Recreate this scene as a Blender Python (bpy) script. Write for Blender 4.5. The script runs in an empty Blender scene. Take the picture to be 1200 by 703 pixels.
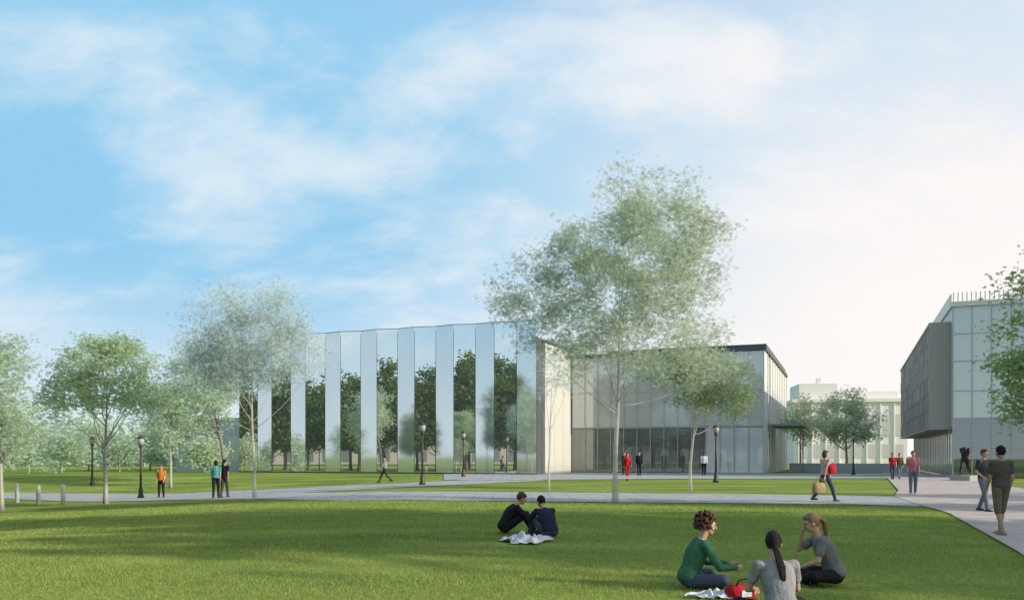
import bpy, math, random
import numpy as np
from mathutils import Vector, Matrix
random.seed(7); rng=np.random.default_rng(7)
S=bpy.context.scene; COL=S.collection
R=math.radians
CH=1.55; HOR=534.0
# ---------------------------------------------------------------- terrain
def sst(a):
    a=min(max(a,0.0),1.0); return a*a*(3-2*a)
def gz(x,y):
    return -0.85*sst((-x-3)/22.0)*(1-sst((y-52)/18.0))
def at(px,D):
    x=(px-600)/1000*D
    return Vector((x,D,gz(x,D)))
def G(px,py):
    k=(py-HOR)/1000; D=CH/k
    for _ in range(12):
        x=(px-600)/1000*D; D=(CH-gz(x,D))/k
    return (x,D)
# ---------------------------------------------------------------- materials
def newmat(name):
    m=bpy.data.materials.new(name); m.use_nodes=True; nt=m.node_tree; nt.nodes.clear()
    out=nt.nodes.new('ShaderNodeOutputMaterial'); return m,nt,out
def mat(name,col,rough=.6,metal=0,var=.15,scale=6,bump=.0,bscale=40,spec=.4,island=0):
    m,nt,out=newmat(name); N=nt.nodes; L=nt.links
    p=N.new('ShaderNodeBsdfPrincipled'); p.inputs['Roughness'].default_value=rough; p.inputs['Metallic'].default_value=metal
    p.inputs['Specular IOR Level'].default_value=spec
    tc=N.new('ShaderNodeTexCoord'); n=N.new('ShaderNodeTexNoise'); n.inputs['Scale'].default_value=scale; n.inputs['Detail'].default_value=5
    L.new(tc.outputs['Object'],n.inputs['Vector'])
    mx=N.new('ShaderNodeMix'); mx.data_type='RGBA'
    mx.inputs[6].default_value=tuple(c*(1-var) for c in col)+(1,); mx.inputs[7].default_value=tuple(min(1,c*(1+var)) for c in col)+(1,)
    if island:
        g=N.new('ShaderNodeNewGeometry'); L.new(g.outputs['Random Per Island'],mx.inputs[0])
    else: L.new(n.outputs['Fac'],mx.inputs[0])
    L.new(mx.outputs[2],p.inputs['Base Color'])
    if bump:
        n2=N.new('ShaderNodeTexNoise'); n2.inputs['Scale'].default_value=bscale; n2.inputs['Detail'].default_value=4
        L.new(tc.outputs['Object'],n2.inputs['Vector'])
        b=N.new('ShaderNodeBump'); b.inputs['Strength'].default_value=bump; b.inputs['Distance'].default_value=.03
        L.new(n2.outputs['Fac'],b.inputs['Height']); L.new(b.outputs[0],p.inputs['Normal'])
    L.new(p.outputs[0],out.inputs[0]); return m
def leafmat(name,c1,c2,ghost=0.0,transl=.35):
    m,nt,out=newmat(name); N=nt.nodes; L=nt.links
    g=N.new('ShaderNodeNewGeometry'); tc=N.new('ShaderNodeTexCoord')
    n=N.new('ShaderNodeTexNoise'); n.inputs['Scale'].default_value=.9; n.inputs['Detail'].default_value=2
    L.new(tc.outputs['Object'],n.inputs['Vector'])
    a=N.new('ShaderNodeMath'); a.operation='ADD'; L.new(g.outputs['Random Per Island'],a.inputs[0]); L.new(n.outputs['Fac'],a.inputs[1])
    h=N.new('ShaderNodeMath'); h.operation='MULTIPLY'; h.inputs[1].default_value=.5; L.new(a.outputs[0],h.inputs[0])
    mx=N.new('ShaderNodeMix'); mx.data_type='RGBA'; mx.inputs[6].default_value=c1+(1,); mx.inputs[7].default_value=c2+(1,)
    L.new(h.outputs[0],mx.inputs[0])
    d=N.new('ShaderNodeBsdfDiffuse'); t=N.new('ShaderNodeBsdfTranslucent'); L.new(mx.outputs[2],d.inputs[0]); L.new(mx.outputs[2],t.inputs[0])
    ms=N.new('ShaderNodeMixShader'); ms.inputs[0].default_value=transl; L.new(d.outputs[0],ms.inputs[1]); L.new(t.outputs[0],ms.inputs[2])
    last=ms
    if ghost>0:
        tr=N.new('ShaderNodeBsdfTransparent'); m2=N.new('ShaderNodeMixShader'); m2.inputs[0].default_value=ghost
        L.new(ms.outputs[0],m2.inputs[1]); L.new(tr.outputs[0],m2.inputs[2]); last=m2
    L.new(last.outputs[0],out.inputs[0]); return m
def glassmat(name,tint,base=.12,rough=.01,diff=0.0,dcol=(.5,.52,.5)):
    m,nt,out=newmat(name); N=nt.nodes; L=nt.links
    tr=N.new('ShaderNodeBsdfTransparent'); tr.inputs[0].default_value=tint+(1,)
    gl=N.new('ShaderNodeBsdfGlossy'); gl.inputs['Roughness'].default_value=rough; gl.inputs[0].default_value=(.9,.93,.92,1)
    lw=N.new('ShaderNodeFresnel'); lw.inputs[0].default_value=1.5
    ad=N.new('ShaderNodeMath'); ad.operation='ADD'; ad.use_clamp=True; ad.inputs[1].default_value=base; L.new(lw.outputs[0],ad.inputs[0])
    last=tr
    if diff>0:
        df=N.new('ShaderNodeBsdfDiffuse'); df.inputs[0].default_value=dcol+(1,)
        m0=N.new('ShaderNodeMixShader'); m0.inputs[0].default_value=diff; L.new(tr.outputs[0],m0.inputs[1]); L.new(df.outputs[0],m0.inputs[2]); last=m0
    mx=N.new('ShaderNodeMixShader'); L.new(ad.outputs[0],mx.inputs[0]); L.new(last.outputs[0],mx.inputs[1]); L.new(gl.outputs[0],mx.inputs[2])
    L.new(mx.outputs[0],out.inputs[0]); return m
def mirrormat(name,col,rough,dmix=.1):
    m,nt,out=newmat(name); N=nt.nodes; L=nt.links
    g=N.new('ShaderNodeBsdfGlossy'); g.inputs[0].default_value=col+(1,); g.inputs['Roughness'].default_value=rough
    d=N.new('ShaderNodeBsdfDiffuse'); d.inputs[0].default_value=(.8,.82,.84,1)
    n=N.new('ShaderNodeTexNoise'); n.inputs['Scale'].default_value=.5; r=N.new('ShaderNodeMapRange'); r.inputs[3].default_value=dmix*.7; r.inputs[4].default_value=dmix*1.3
    tc=N.new('ShaderNodeTexCoord'); L.new(tc.outputs['Object'],n.inputs['Vector']); L.new(n.outputs[0],r.inputs[0])
    mx=N.new('ShaderNodeMixShader'); L.new(r.outputs[0],mx.inputs[0]); L.new(g.outputs[0],mx.inputs[1]); L.new(d.outputs[0],mx.inputs[2])
    L.new(mx.outputs[0],out.inputs[0]); return m
M={}
M['skin']=mat('skin',(.56,.33,.24),.5,var=.08)
M['skin2']=mat('skin_tan',(.42,.24,.16),.5,var=.08)
M['skin3']=mat('skin_dark',(.16,.08,.05),.5,var=.08)
def cl(name,c): M[name]=mat(name,c,.85,var=.3,scale=9,bump=1.0,bscale=11,spec=.15)
cl('green_knit',(.055,.16,.09)); cl('grey_tee',(.27,.26,.27)); cl('grey_tee2',(.20,.195,.20)); cl('denim',(.07,.08,.125)); cl('denim_pale',(.15,.18,.24)); cl('black_cloth',(.018,.018,.022))
cl('navy',(.022,.027,.055)); cl('orange_cloth',(.55,.16,.04)); cl('teal_cloth',(.08,.28,.31)); cl('white_cloth',(.60,.60,.63)); cl('red_cloth',(.42,.02,.03)); cl('pink_cloth',(.5,.17,.20))
cl('blush_cloth',(.55,.38,.36)); cl('olive_cloth',(.17,.135,.085)); cl('umber_cloth',(.095,.085,.068)); cl('charcoal_cloth',(.055,.055,.06)); cl('brown_cloth',(.14,.07,.04)); cl('tan_cloth',(.36,.24,.14))
M['hair_brown']=mat('hair_brown',(.09,.042,.02),.6,bump=.8,bscale=90)
M['hair_dark']=mat('hair_dark',(.018,.012,.010),.6,bump=.8,bscale=90,spec=.2)
M['hair_blond']=mat('hair_blond',(.24,.15,.07),.5,bump=.8,bscale=90)
M['eye']=mat('eye_dark',(.03,.02,.015),.15)
M['lip']=mat('lip',(.36,.10,.09),.4)
M['shoe']=mat('shoe_dark',(.03,.028,.026),.5)
M['shoe_tan']=mat('shoe_tan',(.28,.19,.12),.6)
M['shoe_white']=mat('shoe_pale',(.5,.5,.5),.5)
M['bronze']=mat('bronze',(.022,.019,.016),.4,metal=.3,bump=.4,bscale=8)
M['stone']=mat('plinth_stone',(.35,.33,.3),.8,bump=.2)
# ---------------------------------------------------------------- mesh helpers
class MB:
    def __init__(s): s.V=[]; s.F=[]
    def add(s,vs,fs):
        n=len(s.V); s.V+= [tuple(float(c) for c in v) for v in vs]; s.F+= [tuple(i+n for i in f) for f in fs]; return s
    def box(s,x0,x1,y0,y1,z0,z1):
        return s.add([(x0,y0,z0),(x1,y0,z0),(x1,y1,z0),(x0,y1,z0),(x0,y0,z1),(x1,y0,z1),(x1,y1,z1),(x0,y1,z1)],
            [(0,3,2,1),(4,5,6,7),(0,1,5,4),(1,2,6,5),(2,3,7,6),(3,0,4,7)])
    def loft(s,rings,cap=True):
        n=len(rings[0]); vs=[v for r in rings for v in r]; fs=[]
        for i in range(len(rings)-1):
            for j in range(n):
                k=(j+1)%n; fs.append((i*n+j,i*n+k,(i+1)*n+k,(i+1)*n+j))
        if cap: fs.append(tuple(range(n-1,-1,-1))); fs.append(tuple((len(rings)-1)*n+j for j in range(n)))
        return s.add(vs,fs)
    def tube(s,pts,rad,n=6):
        rings=[]; pts=[Vector(p) for p in pts]; rad=[float(q) for q in rad]
        for i,p in enumerate(pts):
            t=(pts[min(i+1,len(pts)-1)]-pts[max(i-1,0)])
            t=t.normalized() if t.length>1e-6 else Vector((0,0,1))
            a=t.cross(Vector((1,0,0))) if abs(t.x)<.8 else t.cross(Vector((0,1,0)))
            a.normalize(); b=t.cross(a)
            rings.append([p+rad[i]*(math.cos(q*2*math.pi/n)*a+math.sin(q*2*math.pi/n)*b) for q in range(n)])
        return s.loft(rings)
    def cap(s,a,b,ra,rb,n=10):
        a=Vector(a); b=Vector(b); d=b-a; L=d.length
        if L<1e-5: return s.ell(a,(ra,ra,ra))
        d/=L; pts=[];rad=[]
        for t in (-85,-60,-35,-12): pts.append(a+d*ra*math.sin(R(t))); rad.append(ra*math.cos(R(t)))
        for t in (12,35,60,85): pts.append(b+d*rb*math.sin(R(t))); rad.append(rb*math.cos(R(t)))
        return s.tube(pts,rad,n)
    def ell(s,c,r,fr=None,n=12,m=8):
        c=Vector(c); fr=fr or (Vector((1,0,0)),Vector((0,1,0)),Vector((0,0,1))); rings=[]
        for i in range(m+1):
            t=-math.pi/2+math.pi*(i+.15)/(m+.3)
            rings.append([c+fr[0]*r[0]*math.cos(t)*math.cos(q*2*math.pi/n)+fr[1]*r[1]*math.cos(t)*math.sin(q*2*math.pi/n)+fr[2]*r[2]*math.sin(t) for q in range(n)])
        return s.loft(rings)
    def lathe(s,prof,n=14,c=(0,0,0)):
        return s.loft([[ (c[0]+r*math.cos(q*2*math.pi/n),c[1]+r*math.sin(q*2*math.pi/n),c[2]+z) for q in range(n)] for r,z in prof])
    def mesh(s,name):
        me=bpy.data.meshes.new(name); me.from_pydata(s.V,[],s.F); me.update(); return me
    def build(s,name,m,parent=None,smooth=False):
        me=s.mesh(name); me.materials.append(m)
        if smooth: me.polygons.foreach_set('use_smooth',[True]*len(me.polygons))
        o=bpy.data.objects.new(name,me); COL.objects.link(o); o.parent=parent; return o
def tag(o,label=None,cat=None,group=None,kind=None):
    if label: o['label']=label
    if cat: o['category']=cat
    if group: o['group']=group
    if kind: o['kind']=kind
    return o
def empty(name,loc,rz=0,label=None,cat=None,group=None,sc=1):
    o=bpy.data.objects.new(name,None); COL.objects.link(o); o.location=loc; o.rotation_euler=(0,0,rz); o.scale=(sc,)*3
    return tag(o,label,cat,group)
def dup(root,loc,rz=0,label=None,sc=None):
    r=root.copy(); COL.objects.link(r); r.location=loc; r.rotation_euler=(0,0,rz)
    if sc: r.scale=(sc,)*3
    if label: r['label']=label
    for ch in list(root.children):
        c=ch.copy(); COL.objects.link(c); c.parent=r
        for g_ in ch.children:
            d=g_.copy(); COL.objects.link(d); d.parent=c
    return r
def solid(name,mb,m,parent,vox,sm=3,fac=.5):
    me=mb.mesh('tmp'); o=bpy.data.objects.new('tmp',me); COL.objects.link(o)
    md=o.modifiers.new('r','REMESH'); md.mode='VOXEL'; md.voxel_size=vox; md.use_smooth_shade=True
    if sm:
        s2=o.modifiers.new('s','SMOOTH'); s2.factor=fac; s2.iterations=sm
    dg=bpy.context.evaluated_depsgraph_get(); me2=bpy.data.meshes.new_from_object(o.evaluated_get(dg))
    bpy.data.objects.remove(o); bpy.data.meshes.remove(me)
    me2.name=name; me2.materials.clear(); me2.materials.append(m)
    me2.polygons.foreach_set('use_smooth',[True]*len(me2.polygons))
    o=bpy.data.objects.new(name,me2); COL.objects.link(o); o.parent=parent; return o
V=Vector
# ---------------------------------------------------------------- people
def stand(stride=0.0,yaw=0,elb=(.25,.25),arms=None,lean=0.0):
    J={}
    J['H']=[V((-.09,0,.93)),V((.09,0,.93))]; J['P']=V((0,0,.96)); J['C']=V((0,.01+lean*.5,1.25)); J['N']=V((0,.0+lean,1.47)); J['Hc']=V((0,.02+lean*1.2,1.635))
    J['S']=[V((-.185,lean,1.415)),V((.185,lean,1.415))]
    J['K']=[];J['A']=[];J['E']=[];J['W']=[]
    for i,s in enumerate((-1,1)):
        front=(i==1); a=stride if front else -stride*.7; b=stride*.25 if front else stride*1.1
        a+=.04; b+=.05
        K=J['H'][i]+V((.0,math.sin(a),-math.cos(a)))*.435; A=K+V((0,math.sin(a-b),-math.cos(a-b)))*.41
        J['K'].append(K);J['A'].append(A)
        q=-stride*.9 if front else stride*.9
        E=J['S'][i]+V((s*.05,math.sin(q),-math.cos(q)))*.285
        e2=q+elb[i]
        W=E+V((s*-.01,math.sin(e2),-math.cos(e2)))*.25
        J['E'].append(E);J['W'].append(W)
    dz=.085-min(a.z for a in J['A'])
    for k,v in J.items():
        if isinstance(v,list): J[k]=[w+V((0,0,dz)) for w in v]
        else: J[k]=v+V((0,0,dz))
    if arms:
        for k,v in arms.items():
            for i,w in v.items(): J[k][i]=V(w)
    J['hf']=V((math.sin(yaw),math.cos(yaw),-.08))
    return J
def crossleg(lean=.0,headpitch=-.2,yaw=0):
    J=dict(P=V((0,0,.13)),C=V((0,.06+lean*.5,.40)),N=V((0,.11+lean,.60)),Hc=V((0,.17+lean*1.2,.765)),
      S=[V((-.175,.10+lean,.55)),V((.175,.10+lean,.55))],H=[V((-.09,.02,.12)),V((.09,.02,.12))],
      K=[V((-.31,.34,.15)),V((.31,.34,.15))],A=[V((.07,.36,.07)),V((-.08,.27,.08))],
      E=[V((-.25,.2+lean,.31)),V((.25,.2+lean,.31))],W=[V((-.14,.42,.27)),V((.12,.43,.25))])
    J['hf']=V((math.sin(yaw),math.cos(yaw),headpitch)); J['footdir']=[V((.9,.3,-.1)),V((-.9,.3,-.1))]
    return J
def kneesup(lean=.1,yaw=0):
    J=dict(P=V((0,0,.13)),C=V((0,.13,.39)),N=V((0,.26,.56)),Hc=V((0,.37,.70)),
      S=[V((-.18,.24,.52)),V((.18,.24,.52))],H=[V((-.09,.02,.12)),V((.09,.02,.12))],
      K=[V((-.17,.42,.40)),V((.17,.42,.40))],A=[V((-.11,.60,.085)),V((.11,.60,.085))],
      E=[V((-.27,.40,.36)),V((.27,.40,.36))],W=[V((-.10,.56,.33)),V((.08,.57,.31))])
    J['hf']=V((math.sin(yaw),math.cos(yaw),-.5)); return J
def person(label,J,st,loc,rz=0,sc=1.0,vox=.008,group=None):
    root=empty('person',loc,rz,label,'person',group,sc)
    P,C,Nk,Hc=J['P'],J['C'],J['N'],J['Hc']; fem=st.get('fem',False)
    def sp(t): return P*((t-.6)*(t-1)/.6)+C*(t*(t-1)/(-.24))+Nk*(t*(t-.6)/.4)
    sidep=(J['H'][1]-J['H'][0]).normalized(); sides=(J['S'][1]-J['S'][0]).normalized()
    prof=[(-.13,.10,.08),(-.04,.155,.115),(.08,.168,.12),(.32,.128 if fem else .145,.098),(.55,.150 if fem else .165,.112),(.72,.158 if fem else .172,.112),(.88,.135,.085),(1.0,.062,.055)]
    def torso(mb,o,t0=-1,t1=2,flare=0):
        rings=[]
        for t,w,d in prof:
            if t<t0 or t>t1: continue
            c=sp(t); up=(sp(t+.05)-sp(t-.05)).normalized(); sd=sidep.lerp(sides,min(max(t,0),1)); sd=(sd-up*sd.dot(up)).normalized(); fw=up.cross(sd)
            rings.append([c+sd*(w+o)*math.cos(q*math.pi/10)+fw*(d+o)*math.sin(q*math.pi/10) for q in range(20)])
        mb.loft(rings)
    hf=J['hf'].normalized(); hu0=(Hc-Nk).normalized(); hu0=V((0,0,1)).lerp(hu0,.35); hu=(hu0-hf*hu0.dot(hf)).normalized(); hs=hf.cross(hu); fr=(hs,hf,hu)
    hp=lambda x,y,z: Hc+hs*x+hf*y+hu*z
    bare=st.get('shoe') is None
    b=MB(); torso(b,0)
    b.cap(sp(.93),hp(0,-.018,-.06),.056,.050)
    b.ell(hp(0,-.008,.012),(.074,.094,.104),fr,16,12); b.ell(hp(0,.026,-.052),(.053,.058,.056),fr); b.ell(hp(0,.062,-.088),(.022,.018,.016),fr)
    b.cap(hp(0,.084,.018),hp(0,.108,-.022),.009,.014,8); b.ell(hp(0,.078,.034),(.05,.016,.01),fr)
    for s in (-1,1):
        b.ell(hp(s*.074,-.005,-.008),(.012,.02,.03),fr); b.ell(hp(s*.038,.06,-.03),(.022,.022,.02),fr)
    fwb=(sp(.6)-sp(.5)).normalized().cross(sides)
    for i,s in enumerate((-1,1)):
        Sh,E,W=J['S'][i],J['E'][i],J['W'][i]; k=.88 if fem else 1
        b.cap(sp(.84),Sh,.062*k,.056*k); b.cap(Sh,E,.052*k,.040*k); b.cap(E,W,.041*k,.026*k)
        hd=J.get('hd',{}).get(i); dr=(W-E).normalized() if hd is None else V(hd).normalized()
        pn=J.get('pn',{}).get(i); pn=(sides*-s) if pn is None else V(pn)
        pn=(pn-dr*pn.dot(dr)).normalized(); ac=dr.cross(pn).normalized()
        if ac.dot(fwb)<0: ac=-ac
        b.ell(W+dr*.045,(.036,.05,.016),(ac,dr,pn))
        for f,(off,ln) in enumerate(((.028,.068),(.010,.078),(-.010,.072),(-.028,.056))):
            p0=W+dr*.08+ac*off; p1=p0+(dr+pn*.25+ac*off*3).normalized()*ln*.5; p2=p1+(dr+pn*.9).normalized()*ln*.5
            b.cap(p0-dr*.02,p1,.0095,.0088,6); b.cap(p1,p2,.0088,.0075,6)
        p0=W+dr*.025+ac*.026; p1=p0+(dr*.6+ac*.8+pn*.2).normalized()*.04; p2=p1+(dr+ac*.2+pn*.3).normalized()*.032
        b.cap(p0,p1,.013,.0105,6); b.cap(p1,p2,.0105,.008,6)
        H,K,A=J['H'][i],J['K'][i],J['A'][i]
        b.cap(H,K,.085,.056); b.cap(K,A,.056,.036); b.ell(K.lerp(A,.28),(.05,.055,.1),(sidep,(A-K).normalized().cross(sidep).normalized(),(A-K).normalized()))
        fd=J.get('footdir',[V((0,1,0))]*2)[i].normalized(); 
        b.cap(A-fd*.04-V((0,0,.04)),A+fd*.13-V((0,0,.052)),.036,.028); b.cap(A,A+fd*.06-V((0,0,.03)),.036,.034)
    solid('body',b,M[st.get('skin','skin')],root,vox,3)
    o=.016
    # shirt, with a few soft folds round the waist and at the elbows
    t=MB(); torso(t,o,st.get('hem',.0)-.05,1.0); sl=st.get('sleeve',.5); k=.9 if fem else 1
    fr_=random.Random(sum(map(ord,label))+5)
    for q in range(7):
        th=fr_.uniform(0,2*math.pi); t0=fr_.uniform(.08,.3); c0=sp(t0); c1=sp(t0+fr_.uniform(.12,.28)); w_=.135 if fem else .15
        dv=lambda a,kk: sides*math.cos(a)*(w_*kk)+fwb*math.sin(a)*(.108*kk)
        t.cap(c0+dv(th,1.04),c1+dv(th+fr_.uniform(-.5,.5),1.04),.012,.007,6)
    for i,s in enumerate((-1,1)):
        Sh,E,W=J['S'][i],J['E'][i],J['W'][i]
        t.cap(sp(.84),Sh,(.062+.014)*k,(.058+.014)*k)
        if sl<=1: t.cap(Sh,Sh.lerp(E,sl),(.054+.014)*k,(.048+.018)*k)
        else:
            t.cap(Sh,E,(.054+.012)*k,(.042+.014)*k); t.cap(E,E.lerp(W,sl-1),(.042+.014)*k,(.028+.014)*k)
            for q in (-.25,-.1,.12,.3):
                c=E.lerp(Sh,-q) if q<0 else E.lerp(W,q)
                t.ell(c,(.050*k+.011,.050*k+.011,.012))
    so=solid('cardigan' if st.get('top')=='green_knit' else 'shirt',t,M[st['top']],root,vox*1.1,2)
    # trousers
    t=MB(); torso(t,o*.7,-1,.12); ll=st.get('leg',1.95)
    for i in (0,1):
        H,K,A=J['H'][i],J['K'][i],J['A'][i]
        if ll<=1: t.cap(H,H.lerp(K,ll),.1,.085)
        else: t.cap(H,K,.098,.071); t.cap(K,K.lerp(A,ll-1),.070,.052)
    solid('shorts' if ll<=1.2 else 'trousers',t,M[st['bottom']],root,vox*1.1,3)
    if not bare:
        for i in (0,1):
            A=J['A'][i]; fd=J.get('footdir',[V((0,1,0))]*2)[i].normalized(); t=MB()
            t.cap(A-fd*.045-V((0,0,.042)),A+fd*.15-V((0,0,.050)),.043,.034); t.cap(A-V((0,0,.01)),A+fd*.06-V((0,0,.03)),.045,.042)
            solid('shoe',t,M[st['shoe']],root,max(vox,.01),2)
    # hair
    t=MB(); hr=st.get('hair','short')
    t.ell(hp(0,-.022,.026),(.083,.093,.104),fr,16,12); t.ell(hp(0,.03,.075),(.06,.055,.042),fr)
    rr=random.Random(sum(map(ord,label)))
    if hr=='short':
        for _ in range(60):
            th=rr.uniform(0,2*math.pi); ph=rr.uniform(-.3,1.4); x,y,z=math.cos(ph)*math.cos(th),math.cos(ph)*math.sin(th),math.sin(ph)
            if y>.5 and z<.5: continue
            t.ell(hp(x*.082,-.022+y*.092,.028+z*.102),(.013,.013,.010),fr,6,4)
    if hr=='curly':
        for _ in range(210):
            th=rr.uniform(0,2*math.pi); ph=rr.uniform(-.7,1.4); x,y,z=math.cos(ph)*math.cos(th),math.cos(ph)*math.sin(th),math.sin(ph)
            if y>.4 and z<.45: continue
            k_=rr.uniform(.95,1.28); t.ell(hp(x*.102*k_,-.028+y*.112*k_,.03+z*.115*k_),(rr.uniform(.012,.024),)*3,fr,8,5)
    if hr=='pony':
        pts=[hp(0,-.10,.03),hp(0,-.155,-.02),hp(0,-.14,-.13),hp(0,-.12,-.24)]; rd=[.028,.036,.033,.012]
        for q in range(3): t.cap(pts[q],pts[q+1],rd[q],rd[q+1])
    if hr=='long':
        bk=-fwb; c0=sp(.96)+bk*.085; c1=sp(.84)+bk*.125; c2=sp(.68)+bk*.14
        pts=[hp(0,-.09,.0),hp(0,-.115,-.06),c0,c1,c2]; rd=[.045,.030,.026,.030,.010]
        for q in range(4): t.cap(pts[q],pts[q+1],rd[q],rd[q+1])
        for q in range(40):
            a_=rr.uniform(-1,1)*.026; b_=rr.uniform(-.2,1)*.018
            t.tube([pts[1]+hs*a_*.8+bk*b_,pts[2]+hs*a_*1.1+bk*(b_+.01),pts[3]+hs*a_*1.3+bk*b_,pts[4]+hs*a_*1.1+bk*b_-V((0,0,rr.uniform(0,.07)))],[.009,.009,.008,.003],5)
    if hr=='pony':
        for q in range(26):
            a_=rr.uniform(-1,1)*.03; b_=rr.uniform(-1,1)*.015
            t.tube([pts[0]+hs*a_*1.5,pts[1]+hs*a_*1.3+hf*b_,pts[2]+hs*a_+hf*b_,pts[3]+hs*a_*.6-hu*rr.uniform(0,.05)],[.009,.010,.009,.004],5)
    if hr=='bob': 
        t.ell(hp(0,-.04,-.03),(.09,.08,.12),fr)
    solid('hair',t,M[st.get('hc','hair_dark')],root,max(.006,vox*.9),1)
    for s in (-1,1): MB().ell(hp(s*.031,.079,.008),(.013,.008,.007),fr,8,6).build('eye',M['eye'],root,True)
    MB().ell(hp(0,.083,-.056),(.022,.008,.0065),fr,8,6).build('mouth',M['lip'],root,True)
    return root
NEAR=.0068; MID=.009; FAR=.012
# trio in front
J=crossleg(.06,-.15); J['W'][0]=V((-.06,.52,.30)); J['E'][0]=V((-.23,.30,.31)); J['W'][1]=V((.10,.56,.27)); J['E'][1]=V((.23,.32,.29))
person('curly haired person in a green cardigan sitting cross legged on the lawn',J,dict(fem=True,top='green_knit',sleeve=1.93,bottom='denim',hair='curly',hc='hair_brown',shoe='shoe'),at(806,9.9),R(-86),.97,NEAR)
J=crossleg(.05,-.1,.15)
person('person seen from behind with long dark hair and grey tee shirt sitting on the lawn',J,dict(fem=True,top='grey_tee',sleeve=.55,bottom='black_cloth',hair='long',hc='hair_dark',shoe='shoe'),at(916,7.85),R(3),.95,NEAR)
J=crossleg(.10,-.3); J['E'][1]=V((.20,.40,.42)); J['W'][1]=V((.09,.375,.67)); J['hd']={1:(-.45,-.35,.8)}; J['pn']={1:(-.3,-.9,-.3)}
J['E'][0]=V((-.22,.26,.32)); J['W'][0]=V((-.10,.47,.22))
person('person with blond ponytail and grey tee shirt resting forehead on one hand',J,dict(fem=True,top='grey_tee2',sleeve=.6,bottom='black_cloth',hair='pony',hc='hair_blond',shoe='shoe'),at(979,10.25),R(84),.97,NEAR)
# pair further back
person('person in black curled forward over raised knees on the lawn',kneesup(),dict(top='black_cloth',sleeve=1.9,bottom='black_cloth',hair='short',hc='hair_brown',shoe='shoe'),at(590,17.0),R(-78),1.0,MID)
person('person in navy shirt and jeans sitting with back turned near white cloth',kneesup(),dict(top='navy',sleeve=1.7,bottom='denim',hair='short',hc='hair_dark',shoe='shoe'),at(645,16.1),R(28),.95,MID)
# walkers right
person('person walking away in olive grey tee shirt and khaki shorts on the right path',stand(.18,0,(.35,.5)),dict(top='umber_cloth',sleeve=.55,bottom='olive_cloth',leg=1.12,hair='short',hc='hair_dark',skin='skin2',shoe='shoe_tan'),at(1173,16.5),R(8),1.0,MID)
person('person in dark tee shirt and blue jeans walking ahead of the one in shorts',stand(.25,0,(.4,1.2)),dict(top='charcoal_cloth',sleeve=.6,bottom='denim_pale',hair='short',hc='hair_brown',shoe='shoe'),at(1153,23.5),R(200),1.0,MID)
J=stand(.42,0,(.3,.2)); wb=J['W'][0]+V((0,.01,-.06))
pw=person('person in pale blush top and jeans striding along with a tan bag',J,dict(fem=True,top='blush_cloth',sleeve=.5,bottom='denim',hair='bob',hc='hair_brown',shoe='shoe'),at(967,28.7),R(-75),1.03,MID)
person('person in pink shirt and pale jeans standing on the right path',stand(.14,0,(.3,.9)),dict(top='pink_cloth',sleeve=.6,bottom='denim_pale',hair='short',hc='hair_brown',shoe='shoe_white'),at(1070,33.7),R(160),1.0,MID)
person('person in red top far down the right path, left of a pair',stand(.2),dict(fem=True,top='red_cloth',sleeve=.6,bottom='denim',hair='bob',hc='hair_dark',shoe='shoe'),at(1046,56),R(170),1.0,FAR)
person('person in brown top far down the right path, right of a pair',stand(.25),dict(top='brown_cloth',sleeve=1.7,bottom='denim_pale',hair='short',hc='hair_brown',shoe='shoe'),at(1054,57),R(175),1.0,FAR)
person('person in bright red clothes walking in front of the glass pavilion',stand(.25),dict(fem=True,top='red_cloth',sleeve=1.7,bottom='red_cloth',leg=1.4,hair='bob',hc='hair_dark',shoe='shoe'),at(735,54),R(190),1.02,FAR)
person('person in dark suit standing by the glass front, right of the red walker',stand(.12),dict(top='black_cloth',sleeve=1.9,bottom='black_cloth',hair='short',shoe='shoe'),at(749,66),R(180),1.08,FAR)
person('person in black by the glass front, just left of the dark suited one',stand(.12),dict(top='charcoal_cloth',sleeve=1.9,bottom='black_cloth',hair='short',shoe='shoe'),at(732,68),R(150),1.08,FAR)
person('person in white shirt and dark trousers near the pavilion glass',stand(.15),dict(top='white_cloth',sleeve=1.8,bottom='black_cloth',hair='short',shoe='shoe',skin='skin3'),at(825,66),R(170),1.05,FAR)
person('person in grey shirt striding past the mirrored facade beside a lamp',stand(.45,0,(.3,.8)),dict(top='grey_tee',sleeve=1.8,bottom='charcoal_cloth',hair='short',shoe='shoe'),at(451,53),R(100),1.0,FAR)
person('person in orange top and black trousers on the left path',stand(.12,0,(.6,.6)),dict(top='orange_cloth',sleeve=.7,bottom='black_cloth',hair='short',hc='hair_brown',shoe='shoe'),at(189,45.5),R(185),1.0,FAR)
person('person in teal top walking with a companion on the left path',stand(.18),dict(fem=True,top='teal_cloth',sleeve=.5,bottom='black_cloth',hair='bob',shoe='shoe'),at(253,39),R(10),1.0,FAR)
person('person in black top walking beside the one in teal',stand(.15),dict(fem=True,top='black_cloth',sleeve=.6,bottom='charcoal_cloth',hair='long',shoe='shoe',skin='skin2'),at(263,39.4),R(-15),1.02,FAR)
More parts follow.
